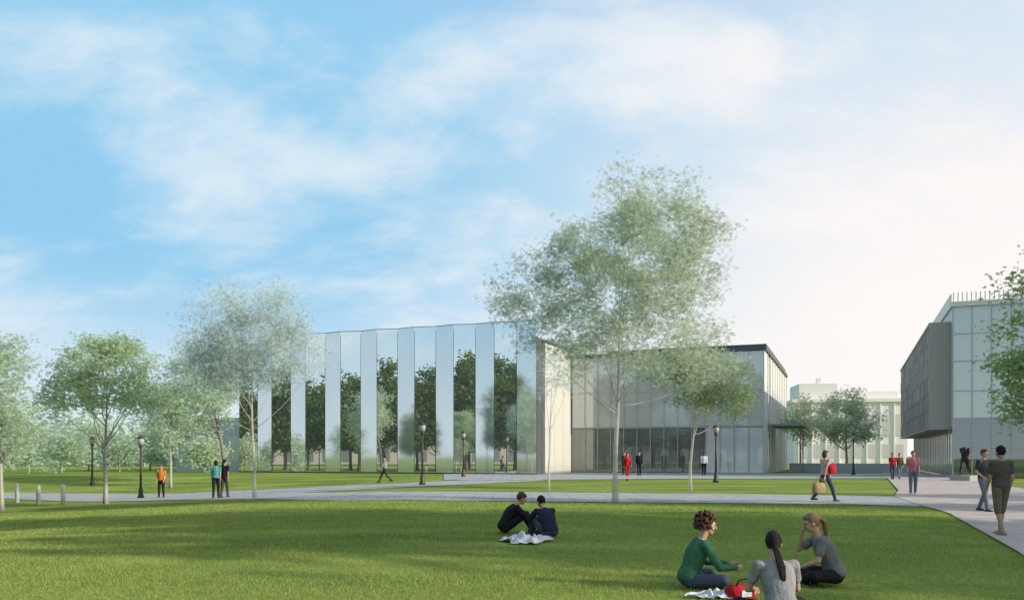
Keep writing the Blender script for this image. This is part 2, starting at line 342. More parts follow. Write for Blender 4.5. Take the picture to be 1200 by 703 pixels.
# statue
st_=empty('statue',at(1131,53),R(130),'dark bronze striding figure sculpture on a stone base in front of the right building','statue')
MB().box(-.6,.6,-.8,.8,-.05,.35).build('plinth',M['stone'],st_)
J=stand(.5); b=MB(); off=V((0,0,.35)); k=1.2
b.cap(J['P']*k+off,J['C']*k+off,.2,.25); b.cap(J['C']*k+off,J['N']*k+off+V((0,.08,0)),.26,.12)
for i in (0,1):
    b.cap(J['H'][i]*k+off,J['K'][i]*k+off,.15,.10); b.cap(J['K'][i]*k+off,J['A'][i]*k+off,.11,.07); b.cap(J['A'][i]*k+off-V((0,.05,.05)),J['A'][i]*k+off+V((0,.2,-.06)),.06,.045)
    b.cap(J['S'][i]*k+off,J['S'][i].lerp(J['E'][i],.45)*k+off,.12,.10)
solid('figure',b,M['bronze'],st_,.02,2)
# bags
def bagmb(w,d,h):
    t=MB(); t.loft([[(x*w*s,y*d*s2,z) for x,y in((-1,-1),(-.3,-1.15),(.3,-1.1),(1,-1),(1.05,0),(1,1),(.2,1.1),(-.4,1.12),(-1,1),(-1.04,0))] for z,s,s2 in((0,.5,.45),(h*.08,.5,.5),(h*.5,.52,.48),(h*.9,.46,.3),(h,.44,.2))]); return t
p=pw.location
bg=empty('tote_bag',(p.x-.28,p.y-.18,p.z+.30),R(20),'tan tote bag carried by the striding person in jeans','bag')
bagmb(.42,.16,.36).build('bag_body',M['tan_cloth'],bg,True)
MB().tube([(-.12,0,.34),(-.1,0,.5),(0.02,0,.56),(.12,0,.5),(.13,0,.34)],[.01]*5,6).build('handle',M['tan_cloth'],bg,True)
bg=empty('shoulder_bag',(p.x+.17,p.y-.12,p.z+.95),R(15),'red shoulder bag at the hip of the striding person in jeans','bag')
bagmb(.26,.16,.34).build('bag_body',M['red_cloth'],bg,True)
MB().tube([(-.08,0,.32),(-.1,0,.45),(-.12,.02,.52),(-.05,.05,.5),(.08,.0,.33)],[.012]*5,6).build('strap',M['red_cloth'],bg,True)
a=at(868,9.25)
bg=empty('handbag',a,R(25),'red and white handbag lying on the lawn between the seated people','bag')
bagmb(.30,.18,.16).build('bag_body',M['red_cloth'],bg,True)
MB().tube([(-.1,-.03,.13),(-.08,-.07,.22),(.02,-.09,.23),(.1,-.06,.13)],[.009]*4,6).build('handle',M['black_cloth'],bg,True)
MB().box(-.07,.06,-.108,-.098,.04,.11).build('pocket',M['white_cloth'],bg)
def cloth(label,px,D,w,d,h,seed,rz):
    r=np.random.default_rng(seed); n=30; mb=MB(); vs=[];fs=[]; ph=r.uniform(0,6,8); a=at(px,D)
    for i in range(n):
        for j in range(n):
            u=i/(n-1)*2-1; v=j/(n-1)*2-1; rr=math.hypot(u,v); th=math.atan2(v,u)
            k=(1+.18*math.sin(3*th+ph[0])+.12*math.sin(5*th+ph[1])) ; e=max(0,1-rr**2*.6)
            z=.012+e*h*abs(math.sin(3*u+2.1*v+ph[2])+.7*math.sin(7*v-5*u+ph[3])+.5*math.sin(13*u+4*v+ph[4]))*.5
            vs.append((u*w*k*(1-.25*abs(v)),v*d*k*(1-.25*abs(u)),z+.012))
    for i in range(n-1):
        for j in range(n-1): fs.append((i*n+j,(i+1)*n+j,(i+1)*n+j+1,i*n+j+1))
    mb.add(vs,fs); o=mb.build('cloth',M['white_cloth'],None,True); o.location=a; o.rotation_euler=(0,0,rz); tag(o,label,'cloth')
cloth('crumpled white cloth on the lawn beside the seated pair',617,15.3,.42,.45,.18,3,.2)
cloth('white cloth on the lawn beside the person in the green cardigan',838,9.3,.26,.18,.09,5,0)
# ---------------------------------------------------------------- trees
M['bark']=mat('bark',(.20,.17,.14),.9,bump=.6,bscale=20)
M['bark_pale']=mat('bark_pale',(.38,.36,.33),.9,bump=.4,bscale=20)
def barkghost(name,c,g):
    m,nt,out=newmat(name); d=nt.nodes.new('ShaderNodeBsdfDiffuse'); d.inputs[0].default_value=c+(1,)
    t=nt.nodes.new('ShaderNodeBsdfTransparent'); x=nt.nodes.new('ShaderNodeMixShader'); x.inputs[0].default_value=g
    n=nt.nodes.new('ShaderNodeTexNoise'); n.inputs['Scale'].default_value=12; r=nt.nodes.new('ShaderNodeMapRange'); r.inputs[3].default_value=g*.7; r.inputs[4].default_value=min(1,g*1.3)
    nt.links.new(n.outputs[0],r.inputs[0]); nt.links.new(r.outputs[0],x.inputs[0])
    nt.links.new(d.outputs[0],x.inputs[1]); nt.links.new(t.outputs[0],x.inputs[2]); nt.links.new(x.outputs[0],out.inputs[0]); return m
M['bark_ghost']=barkghost('bark_hazy',(.56,.54,.50),.48)  # bark paled and made part transparent to imitate haze
M['leaf_ghost']=leafmat('leaf_hazy',(.34,.43,.28),(.70,.76,.60),.63,.5)  # haze imitated by leaf colour and transparency, also in the next two
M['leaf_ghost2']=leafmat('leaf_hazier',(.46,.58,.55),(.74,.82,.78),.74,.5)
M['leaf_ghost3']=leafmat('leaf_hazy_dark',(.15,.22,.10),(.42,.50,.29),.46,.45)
M['leaf_mid']=leafmat('leaf_mid',(.34,.46,.26),(.62,.72,.50),.34,.5)
M['leaf_edge']=leafmat('leaf_edge',(.18,.29,.10),(.46,.58,.28),.2,.5)
M['leaf_pale']=leafmat('leaf_pale',(.40,.52,.37),(.64,.73,.57),.42,.5)  # light green leaves, paled and made part transparent for haze
M['leaf_dark']=leafmat('leaf_dark',(.06,.11,.03),(.22,.31,.09),0,.35)
M['leaf_far_haze']=leafmat('leaf_far_haze',(.46,.57,.38),(.67,.75,.57),.3,.5)  # aerial haze put into the leaf colour, paler than real foliage
M['leaf_wood_haze']=leafmat('leaf_wood_haze',(.52,.63,.57),(.66,.75,.68),0,.45)  # distance haze painted in as a pale bluish green
def leaves_mesh(cent,n_per,spread,size,r,flat=.7):
    n=len(cent)*n_per
    c=np.repeat(np.array(cent),n_per,axis=0)+r.normal(0,1,(n,3))*np.array([spread,spread,spread*flat])
    a=r.normal(0,1,(n,3)); a[:,2]*=.6; a/=np.linalg.norm(a,axis=1)[:,None]
    b=np.cross(a,r.normal(0,1,(n,3))); b/=np.linalg.norm(b,axis=1)[:,None]
    s=(size*r.uniform(.6,1.35,n))[:,None]
    v=np.empty((n,4,3)); v[:,0]=c-a*s*.55; v[:,1]=c+b*s*.36+a*s*.05; v[:,2]=c+a*s*.6; v[:,3]=c-b*s*.36+a*s*.05
    me=bpy.data.meshes.new('crown'); me.vertices.add(n*4); me.vertices.foreach_set('co',v.reshape(-1))
    me.loops.add(n*4); me.loops.foreach_set('vertex_index',np.arange(n*4,dtype=np.int32))
    me.polygons.add(n); me.polygons.foreach_set('loop_start',np.arange(0,n*4,4,dtype=np.int32)); 
    me.update(calc_edges=True); return me
def tree(label,px,D,lobes,ncl,nper,leaf,spread,tr,fork,lm,bm,seed,group=None,loc=None,cat='tree',limb=.5):
    """lobes: (cx,cy,cz,rx,ry,rz) local metres"""
    r=np.random.default_rng(seed); L=loc if loc is not None else at(px,D)
    root=empty('tree',L,0,label,cat,group)
    vol=np.array([l[3]*l[4]*l[5] for l in lobes]); vol=vol/vol.sum(); cent=[]
    for k in r.choice(len(lobes),ncl,p=vol):
        l=lobes[k]; d=r.normal(0,1,3); d/=np.linalg.norm(d); rad=r.uniform(.12,1)**.5
        rad*=r.uniform(.80,1.14)
        cent.append((l[0]+d[0]*l[3]*rad,l[1]+d[1]*l[4]*rad,l[2]+d[2]*l[5]*rad))
    cent=np.array(cent)
    top=float(cent[:,2].max()); cm=[float(q) for q in cent.mean(0)]
    # trunk
    t=MB(); n=9; pts=[];rad=[]; th=fork+(top-fork)*.62
    for i in range(n):
        f=i/(n-1); z=th*f; k=max(0,(z-fork*.6)/(th)); 
        pts.append(V((cm[0]*.8*k+math.sin(z*1.1+seed)*.05*f,cm[1]*.8*k+math.cos(z*.9+seed)*.05*f,z-.05))); rad.append(tr*(1.35 if i==0 else 1)*(1-.85*f)+.006)
    t.tube(pts,rad,9); t.build('trunk',bm,root,True)
    # limbs
    t=MB(); skel=[]; K=min(11,max(4,ncl//10)); idx=[int(r.integers(ncl))]
    dmin=np.linalg.norm(cent-cent[idx[0]],axis=1)
    while len(idx)<K:
        j=int(dmin.argmax()); idx.append(j); dmin=np.minimum(dmin,np.linalg.norm(cent-cent[j],axis=1))
    for j in idx:
        tgt=V([float(q) for q in cent[j]]); hh=min(th*.92,max(fork*.92,fork+(tgt.z-fork)*float(r.uniform(.05,.45)))); f=hh/th; q=f*(n-1); i0=min(int(q),n-2); p0=pts[i0].lerp(pts[i0+1],q-i0)
        r0=max(.015,(tr*(1-.85*f))*limb); hv=tgt-p0; mid=p0+hv*.45+V((0,0,-.10*hv.length if tgt.z>p0.z+.3 else .2)); pp=[];rr=[]
        for s in range(8):
            g=s/7; w=p0*(1-g)**2+mid*2*g*(1-g)+tgt*g*g; w=w+V([float(q) for q in r.normal(0,.03,3)])*(1 if g>0 else 0); pp.append(w); rr.append(r0*(1-g)**1.1+.006); skel.append((w,rr[-1]))
        t.tube(pp,rr,6)
    for i in range(n):
        if pts[i].z>fork: skel.append((pts[i],rad[i]))
    sk=np.array([list(s[0]) for s in skel])
    for j in range(ncl):
        c=cent[j]; d=np.linalg.norm(sk-c,axis=1)+np.maximum(0,sk[:,2]-c[2])*1.0; i=int(d.argmin()); a=V([float(q) for q in sk[i]]); b=V([float(q) for q in c])
        m_=a.lerp(b,.5)+V([float(q) for q in r.normal(0,.06,3)]); t.tube([a,m_,b],[min(skel[i][1]*.4,.012),.006,.003],4)
    t.build('branches',bm,root,True)
    me=leaves_mesh(cent,nper,spread,leaf,r); me.materials.append(lm); o=bpy.data.objects.new('crown',me); COL.objects.link(o); o.parent=root
    return root
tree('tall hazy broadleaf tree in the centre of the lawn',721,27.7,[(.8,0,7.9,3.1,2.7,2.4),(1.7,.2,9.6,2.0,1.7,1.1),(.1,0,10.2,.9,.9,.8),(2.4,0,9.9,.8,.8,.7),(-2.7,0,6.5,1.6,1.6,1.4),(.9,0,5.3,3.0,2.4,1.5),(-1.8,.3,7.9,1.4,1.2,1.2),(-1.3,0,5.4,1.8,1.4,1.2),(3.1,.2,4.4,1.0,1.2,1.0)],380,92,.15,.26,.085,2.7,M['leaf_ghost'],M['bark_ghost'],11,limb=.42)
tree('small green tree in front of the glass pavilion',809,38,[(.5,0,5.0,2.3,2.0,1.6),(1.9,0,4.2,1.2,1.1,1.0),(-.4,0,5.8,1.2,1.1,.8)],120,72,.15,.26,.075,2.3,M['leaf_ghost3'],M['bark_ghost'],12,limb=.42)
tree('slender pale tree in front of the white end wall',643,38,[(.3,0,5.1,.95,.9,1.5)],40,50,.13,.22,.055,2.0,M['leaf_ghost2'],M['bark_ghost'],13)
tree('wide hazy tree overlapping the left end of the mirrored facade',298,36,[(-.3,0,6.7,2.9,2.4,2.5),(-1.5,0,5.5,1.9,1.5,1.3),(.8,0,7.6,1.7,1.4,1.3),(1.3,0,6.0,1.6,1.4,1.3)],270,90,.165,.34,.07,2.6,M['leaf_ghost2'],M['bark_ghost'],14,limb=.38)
tree('bright green young tree with a forked trunk at the left',124,40,[(.0,0,6.2,2.3,2.0,1.8),(-1.8,0,5.1,1.5,1.3,1.0),(1.8,0,4.9,1.6,1.3,1.0),(.5,0,7.2,1.1,1.0,.7)],150,72,.17,.29,.10,1.8,M['leaf_mid'],M['bark_pale'],15)
tree('pale green tree cut by the left edge of the view',2,36,[(-.3,0,5.3,1.6,1.8,2.4),(.6,0,3.6,1.3,1.3,1.2),(-.5,0,6.8,1.2,1.2,1.0)],140,68,.16,.30,.09,1.6,M['leaf_pale'],M['bark_pale'],16)
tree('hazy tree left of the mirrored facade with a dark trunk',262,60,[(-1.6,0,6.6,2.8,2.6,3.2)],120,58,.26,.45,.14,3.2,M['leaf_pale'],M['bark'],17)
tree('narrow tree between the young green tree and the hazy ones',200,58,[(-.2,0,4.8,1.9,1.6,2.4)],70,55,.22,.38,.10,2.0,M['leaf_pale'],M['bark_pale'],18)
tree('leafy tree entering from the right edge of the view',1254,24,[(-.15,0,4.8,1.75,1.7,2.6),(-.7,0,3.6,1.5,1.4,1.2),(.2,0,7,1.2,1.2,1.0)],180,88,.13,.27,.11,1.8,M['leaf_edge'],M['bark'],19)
tree('round green tree between the far stone building and a lamp',992,82,[(0,0,5.0,2.9,2.6,2.6)],90,58,.28,.42,.14,1.9,M['leaf_far_haze'],M['bark_pale'],20)
tree('small green tree just right of the pavilion canopy',938,88,[(0,0,5.0,1.7,1.7,2.4)],50,50,.28,.4,.12,2.0,M['leaf_far_haze'],M['bark_pale'],21)
sh=[(-8,70,2.9,'first'),(34,84,3.0,'second'),(72,76,2.8,'third'),(104,90,3.2,'fourth'),(140,84,2.8,'fifth'),(176,90,3.0,'sixth'),(214,86,3.0,'seventh'),(238,78,2.0,'eighth')]
for i,(px,D,rr_,w) in enumerate(sh):
    k=1.05+.25*math.sin(i*2.3+1)
    tree('small background tree, %s from the left in the low row'%w,px,D,[(0,0,2.2*k,rr_,1.7,1.9*k),(.7,0,3.2*k,rr_*.6,1.2,1.2)],56,52,.29,.46,.09,.8,M['leaf_far_haze'] if i%2 else M['leaf_pale'],M['bark_pale'],30+i,'low background trees at the left')
# off-frame trees (seen in the mirrored facade, or by their shadows)
proto=tree('tall dark tree seen reflected in the mirrored facade',0,0,[(0,0,8.0,2.9,3.0,3.9),(1.3,0,5.0,2.7,2.5,2.3),(-1.6,.4,5.4,2.6,2.3,2.4),(.5,0,11.8,1.5,1.5,1.3)],210,56,.38,.52,.22,1.8,M['leaf_dark'],M['bark'],50,'tall trees reflected in the facade',loc=V((-56,46,0)))
proto.location=(-56,45,gz(-56,45)); proto.scale=(1.15,)*3
for i,(x,y,s) in enumerate([(-53,41.5,1.0),(-50,39,1.2),(-47,36.5,1.05),(-44,33.5,1.2),(-41,31,1.05),(-38,28,1.3),(-35,24.5,1.1),(-32,21,1.25),(-28.5,17,1.35),(-31.5,9,1.5),(-26,12,1.4),(-22,8.5,1.35),(-26,1,1.4),(-64,42,1.0),(-57,33,1.1),(-48,22,1.2),(-40,12,1.2),(-34,-4,1.3),(-27,-10,1.3),(-68,54,.8),(-18,-4,1.3)]):
    dup(proto,(x,y,gz(x,y)-.05),i*1.3,None,s)
for i,(x,y,s) in enumerate([(28,-8,1.2),(41,2,1.9),(46,13,1.2),(64,14,1.7)]):
    o=dup(proto,(x,y,-.05),i*1.7+.4,None,s); o['label']='tall tree out of view to the right that shades the lawn'; o['group']='tall shade trees to the right'
# far wood
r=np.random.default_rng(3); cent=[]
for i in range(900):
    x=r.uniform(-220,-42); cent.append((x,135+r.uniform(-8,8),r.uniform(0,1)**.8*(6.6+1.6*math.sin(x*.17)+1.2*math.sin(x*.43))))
me=leaves_mesh(cent,24,1.2,1.0,r); me.materials.append(M['leaf_wood_haze']); o=bpy.data.objects.new('far_wood',me); COL.objects.link(o); tag(o,'pale distant wood along the horizon at the left','wood',None,'stuff')
# ---------------------------------------------------------------- ground
def ground_mat():
    m,nt,out=newmat('lawn'); N=nt.nodes; L=nt.links
    p=N.new('ShaderNodeBsdfPrincipled'); p.inputs['Roughness'].default_value=.95; p.inputs['Specular IOR Level'].default_value=.1
    tc=N.new('ShaderNodeTexCoord')
    def noise(s,d,sc=None):
        n=N.new('ShaderNodeTexNoise'); n.inputs['Scale'].default_value=s; n.inputs['Detail'].default_value=d
        if sc:
            mp=N.new('ShaderNodeMapping'); mp.inputs['Scale'].default_value=sc; L.new(tc.outputs['Object'],mp.inputs[0]); L.new(mp.outputs[0],n.inputs['Vector'])
        else: L.new(tc.outputs['Object'],n.inputs['Vector'])
        return n
    n1=noise(.35,5,(.4,1.5,1)); n2=noise(9,6); n3=noise(60,3)
    mx=N.new('ShaderNodeMix'); mx.data_type='RGBA'; mx.inputs[6].default_value=(.15,.22,.04,1); mx.inputs[7].default_value=(.34,.41,.10,1)
    rp=N.new('ShaderNodeMapRange'); rp.inputs[1].default_value=.32; rp.inputs[2].default_value=.68; L.new(n1.outputs[0],rp.inputs[0]); L.new(rp.outputs[0],mx.inputs[0])
    mx2=N.new('ShaderNodeMix'); mx2.data_type='RGBA'; mx2.blend_type='MULTIPLY'; mx2.inputs[0].default_value=.8
    cr=N.new('ShaderNodeValToRGB'); cr.color_ramp.elements[0].position=.3; cr.color_ramp.elements[0].color=(.5,.55,.45,1); cr.color_ramp.elements[1].position=.7; cr.color_ramp.elements[1].color=(1.2,1.15,1,1)
    L.new(n2.outputs[0],cr.inputs[0]); L.new(mx.outputs[2],mx2.inputs[6]); L.new(cr.outputs[0],mx2.inputs[7]); L.new(mx2.outputs[2],p.inputs['Base Color'])
    b=N.new('ShaderNodeBump'); b.inputs['Strength'].default_value=.7; b.inputs['Distance'].default_value=.04; L.new(n3.outputs[0],b.inputs['Height']); L.new(b.outputs[0],p.inputs['Normal'])
    L.new(p.outputs[0],out.inputs[0]); return m
xs=sorted(set([-1500,-800,-400,-250,-150,-100,-80]+list(range(-70,61,1))+[80,110,160,260,500,900,1500]))
ys=sorted(set([-600,-300,-150,-80,-50,-30,-15,-5,0,4]+list(range(6,76,1))+[80,100,140,200,300,500,900,1500,2500]))
mb=MB(); vs=[(x,y,gz(x,y)) for y in ys for x in xs]; nx=len(xs)
fs=[(j*nx+i,j*nx+i+1,(j+1)*nx+i+1,(j+1)*nx+i) for j in range(len(ys)-1) for i in range(nx-1)]
mb.add(vs,fs); tag(mb.build('ground',ground_mat(),None,True),None,None,None,'structure')
def pave_mat(name,c1,c2,mort,scale):
    m,nt,out=newmat(name); N=nt.nodes; L=nt.links
    p=N.new('ShaderNodeBsdfPrincipled'); p.inputs['Roughness'].default_value=.85
    tc=N.new('ShaderNodeTexCoord'); b=N.new('ShaderNodeTexBrick'); b.inputs['Scale'].default_value=scale; b.inputs['Color1'].default_value=c1+(1,); b.inputs['Color2'].default_value=c2+(1,); b.inputs['Mortar'].default_value=mort+(1,)
    b.inputs['Mortar Size'].default_value=.012; L.new(tc.outputs['Object'],b.inputs['Vector'])
    n=N.new('ShaderNodeTexNoise'); n.inputs['Scale'].default_value=1.2; n.inputs['Detail'].default_value=6; L.new(tc.outputs['Object'],n.inputs['Vector'])
    cr=N.new('ShaderNodeValToRGB'); cr.color_ramp.elements[0].position=.3; cr.color_ramp.elements[0].color=(.75,.75,.75,1); cr.color_ramp.elements[1].position=.7; cr.color_ramp.elements[1].color=(1.08,1.08,1.08,1)
    L.new(n.outputs[0],cr.inputs[0]); mx=N.new('ShaderNodeMix'); mx.data_type='RGBA'; mx.blend_type='MULTIPLY'; mx.inputs[0].default_value=1
    L.new(b.outputs[0],mx.inputs[6]); L.new(cr.outputs[0],mx.inputs[7]); L.new(mx.outputs[2],p.inputs['Base Color'])
    L.new(p.outputs[0],out.inputs[0]); return m
M['path']=pave_mat('path_concrete',(.38,.38,.38),(.42,.42,.41),(.26,.26,.26),.35)
M['plaza']=pave_mat('plaza_brick',(.48,.39,.35),(.54,.45,.41),(.36,.30,.28),1.2)
polys=[]
def resamp(pts,n):
    pts=[np.array(p,float) for p in pts]; d=[0]
    for i in range(len(pts)-1): d.append(d[-1]+np.linalg.norm(pts[i+1]-pts[i]))
    out=[]
    for k in range(n):
        t=d[-1]*k/(n-1); i=max(j for j in range(len(d)) if d[j]<=t+1e-9); i=min(i,len(pts)-2); f=(t-d[i])/(d[i+1]-d[i]); out.append(pts[i]*(1-f)+pts[i+1]*f)
    return out
def ribbon(name,A,B,m,off,n=90,k=10):
    A=[G(*p) for p in A]; B=[G(*p) for p in B]
    A=resamp(A,n); B=resamp(B,n); polys.append(np.array(A+B[::-1]))
    vs=[]
    for a,b in zip(A,B):
        for j in range(k):
            q=a+(b-a)*j/(k-1); vs.append((q[0],q[1],gz(q[0],q[1])+off))
    fs=[(i*k+j,i*k+j+1,(i+1)*k+j+1,(i+1)*k+j) for i in range(n-1) for j in range(k-1)]
    o=MB().add(vs,fs).build(name,m,None,True); tag(o,None,None,None,'structure')
ribbon('path',[(-200,577),(0,577.5),(200,578),(400,577.5),(640,577),(850,579),(1000,581),(1060,582)],[(-200,584),(0,584),(200,586),(400,587),(640,588),(850,590),(1000,591.5),(1080,594)],M['path'],.024)
ribbon('path',[(170,580),(260,575.5),(360,571),(450,567.5),(540,563),(620,560)],[(230,581),(300,579.5),(380,576),(460,572),(550,567.5),(640,563)],M['path'],.018)
ribbon('pavement',[(520,555.5),(640,554.5),(760,554.5),(900,554.5),(1040,554.5),(1110,555)],[(520,563),(640,562.5),(760,561.5),(900,561),(1040,560.5),(1110,561)],M['path'],.03)
ribbon('pavement',[(1030,550),(1045,566),(1053,575),(1048,582),(1075,592),(1110,601),(1200,652),(1290,735)],[(1130,552),(1140,563),(1160,567),(1200,573),(1250,580),(1320,590),(1500,620),(1800,735)],M['plaza'],.036)
# grass blades
def inpoly(P,x,y):
    c=np.zeros(len(x),bool); n=len(P); j=n-1
    for i in range(n):
        xi,yi=P[i]; xj,yj=P[j]
        c^=((yi>y)!=(yj>y))&(x<(xj-xi)*(y-yi)/(yj-yi+1e-12)+xi); j=i
    return c
n=350000; r=np.random.default_rng(9)
u=r.uniform(0,1,n); a0,a1=7.0**.4,32.0**.4; D=(a0+(a1-a0)*u)**2.5; x=r.uniform(-.66,.66,n)*D; keep=np.ones(n,bool)
for P in polys: keep&=~inpoly(P,x,D)
x=x[keep];y=D[keep];n=len(x)
sm=np.clip((-x-3)/22,0,1); z=-.85*sm*sm*(3-2*sm)
patch=.75+.35*np.sin(x*.9+np.sin(y*1.3)*2)*np.sin(y*.7+x*.3)
h=r.uniform(.022,.055,n)*patch*(1+.25*(y/20)); w=.0036*(y/9)**.9*r.uniform(.7,1.3,n); th=r.uniform(0,2*np.pi,n); ln=r.normal(0,.45,(n,2))*h[:,None]
v=np.empty((n,3,3)); v[:,0]=np.stack([x-w*np.cos(th),y-w*np.sin(th),z-.004],1); v[:,1]=np.stack([x+w*np.cos(th),y+w*np.sin(th),z-.004],1); v[:,2]=np.stack([x+ln[:,0],y+ln[:,1],z+h],1)
me=bpy.data.meshes.new('grass'); me.vertices.add(n*3); me.vertices.foreach_set('co',v.reshape(-1)); me.loops.add(n*3); me.loops.foreach_set('vertex_index',np.arange(n*3,dtype=np.int32)); me.polygons.add(n); me.polygons.foreach_set('loop_start',np.arange(0,n*3,3,dtype=np.int32)); me.update(calc_edges=True)
me.materials.append(leafmat('grass_blade',(.14,.22,.04),(.54,.60,.20),0,.4)); o=bpy.data.objects.new('grass',me); COL.objects.link(o); tag(o,'short mown green grass covering the near lawn','grass',None,'stuff')
# ---------------------------------------------------------------- buildings
ANG=math.atan2(-.366,.93)
M['mirror']=mirrormat('mirror_steel',(.90,.90,.87),.012,.09)
M['mirror_blue']=mirrormat('mirror_steel_cool',(.80,.81,.81),.05,.22)
M['white_panel']=mat('white_panel',(.54,.52,.47),.6,var=.05,scale=.6)
M['dark']=mat('dark_metal',(.09,.092,.095),.5)
M['darkwall']=mat('dark_recess',(.14,.145,.14),.6)
M['grey_panel']=mat('grey_panel',(.55,.55,.54),.5,var=.07)
M['pale_panel']=mat('pale_panel',(.68,.67,.63),.5,var=.07)
M['seam']=mat('panel_seam',(.25,.25,.24),.7)
M['mull']=mat('mullion',(.46,.46,.45),.4,metal=.2)
M['glass_clear']=glassmat('glass_clear',(.76,.79,.77),.10,.01,.24,(.50,.50,.46))  # pale diffuse share painted in to brighten the dark ground floor behind
M['glass_low']=glassmat('glass_low',(.5,.55,.54),.16,.01,.22,(.35,.37,.36))
M['glass_frit']=glassmat('glass_fritted',(.82,.84,.81),.16,.015,.64,(.82,.81,.76))
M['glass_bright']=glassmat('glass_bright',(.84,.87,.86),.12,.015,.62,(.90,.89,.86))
M['floor']=mat('interior_floor',(.6,.6,.58),.4)
M['ceil']=mat('interior_ceiling',(.8,.8,.78),.8)
M['louvre']=mat('louvre_metal',(.33,.31,.285),.55,var=.22,island=1)
M['louvre_back']=mat('louvre_backing',(.14,.135,.13),.6)
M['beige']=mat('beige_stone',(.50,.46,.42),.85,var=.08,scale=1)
M['hazy_stone']=mat('hazy_stone',(.84,.78,.73),.9,var=.05,scale=1)  # stone colour lightened to carry the aerial haze
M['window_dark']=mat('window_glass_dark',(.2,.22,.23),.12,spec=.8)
M['window_haze']=mat('window_glass_hazy',(.60,.57,.55),.3)  # window tone paled with the same painted haze
M['concrete']=mat('concrete',(.50,.52,.54),.8,var=.08)
A=empty('museum_wing',(2,70,0),ANG,'long museum wing with tall pleated mirror panels reflecting trees and sky','building')
MB().box(-29.9,-.35,.9,22,-.3,10.6).build('wall',M['grey_panel'],A)
MB().box(-29.9,-.35,.6,.75,10.6,12.5).build('parapet',M['grey_panel'],A)
us=[-30+i*30/16 for i in range(17)]
def strip(a,b,t,z0,z1):
    return MB().add([(a[0],a[1],z0),(b[0],b[1],z0),(b[0],b[1]+t,z0),(a[0],a[1]+t,z0),(a[0],a[1],z1),(b[0],b[1],z1),(b[0],b[1]+t,z1),(a[0],a[1]+t,z1)],[(0,3,2,1),(4,5,6,7),(0,1,5,4),(1,2,6,5),(2,3,7,6),(3,0,4,7)])
for i in range(16):
    v0,v1=(0,.36) if i%2==0 else (.36,0)
    strip((us[i]+.02,v0),(us[i+1]-.02,v1),.06,.12,12.7).build('mirror_panel',M['mirror'] if i%2==0 else M['mirror_blue'],A)
    strip((us[i]+.01,v0-.03),(us[i+1]-.01,v1-.03),.14,12.705,12.76).build('coping',M['seam'],A)
MB().box(-30,0,.1,.55,-.3,.12).build('plinth',M['dark'],A)
MB().box(-.33,.02,.12,1.3,-.3,11.3).build('corner_recess',M['dark'],A)
for i in range(3):
    y0=1.32+i*2.42; MB().box(.05,.3,y0,y0+2.38,-.2,11.0).build('end_wall_panel',M['white_panel'],A)
MB().box(-.3,.04,1.31,8.6,-.2,10.9).build('end_wall_core',M['seam'],A)
MB().box(-.3,.5,1.31,8.55,11.03,11.2).build('roof_edge',M['dark'],A)
# low wing at left
W=empty('low_wing',at(243,84),ANG,'low pale wing behind the trees left of the mirrored facade','building')
W.location.z=0
MB().box(-4,5,0,10,-.5,5.0).build('wall',M['concrete'],W); MB().box(-4.1,5.1,-.1,10.1,5.0,5.25).build('roof',M['grey_panel'],W)
for i in range(4): MB().box(-3.4+i*2,-2.0+i*2,-.04,-.005,1.0,3.4).build('window',M['window_haze'],W)
# pavilion
P=empty('glass_pavilion',(2+.366*8.5,70+.93*8.5,0),ANG,'glass fronted pavilion with thin dark roof and side canopy','building')
X1=17.2; dep=27
MB().box(.3,X1+.05,0,dep,-.1,.06).build('floor',M['floor'],P)
MB().box(.4,X1-.3,7.5,7.7,.06,10.4).build('back_wall',M['ceil'],P)
MB().box(.4,X1-.3,.3,7.4,4.05,4.25).build('mezzanine',M['ceil'],P)
MB().box(.2,X1+.25,-.25,dep,10.45,10.68).build('roof',M['dark'],P)
MB().box(3.2,X1+.05,2.0,dep-1,10.70,11.2).build('roof_monitor',M['dark'],P)
nb=14; bw=(X1-.4)/nb
for i in range(nb):
    x0=.4+i*bw
    MB().box(x0+.04,x0+bw-.04,.02,.05,.1,3.95).build('glass_pane',M['glass_clear'] if i<nb-4 else M['glass_bright'],P)
    MB().box(x0+.03,x0+bw-.03,.02,.05,4.1,7.2).build('fritted_pane',M['glass_frit'],P)
    MB().box(x0+.03,x0+bw-.03,.02,.05,7.25,10.4).build('fritted_pane',M['glass_frit'] if i<nb-2 else M['glass_bright'],P)
for i in range(nb+1):
    x0=.4+i*bw; MB().box(x0-.025,x0+.025,-.05,.12,.06,10.44).build('mullion',M['mull'],P)
for z in (4.02,7.22): MB().box(.42,X1-.02,-.02,.09,z-.035,z+.035).build('transom',M['mull'],P)
for i in range(5): MB().lathe([(.15,.06),(.15,4.04)],12,(2+i*3.4,3.4,0)).build('column',M['mull'],P,True)
for (a_,b_) in ((1,4.5),(6,9.2),(11.2,15)): MB().box(a_,b_,6.9,7.2,.07,3.2).build('partition',M['darkwall'],P)
MB().box(2.4,5.2,5.0,5.8,.07,1.1).build('reception_desk',M['pale_panel'],P)
for i in range(10):
    y0=.1+i*(dep-.2)/10; d_=(dep-.2)/10
    MB().box(X1-.02,X1+.06,y0+.04,y0+d_-.04,.08,10.42).build('side_panel',M['pale_panel'] if i!=1 else M['glass_bright'],P)
    MB().box(X1+.062,X1+.14,y0+d_-.04,y0+d_+.02,.1,11.0).build('fin',M['pale_panel'],P)
MB().box(X1+.16,X1+2.9,2.5,11,4.15,4.32).build('canopy',M['seam'],P)
MB().box(X1+2.6,X1+2.7,10.2,10.3,0,4.15).build('post',M['seam'],P)
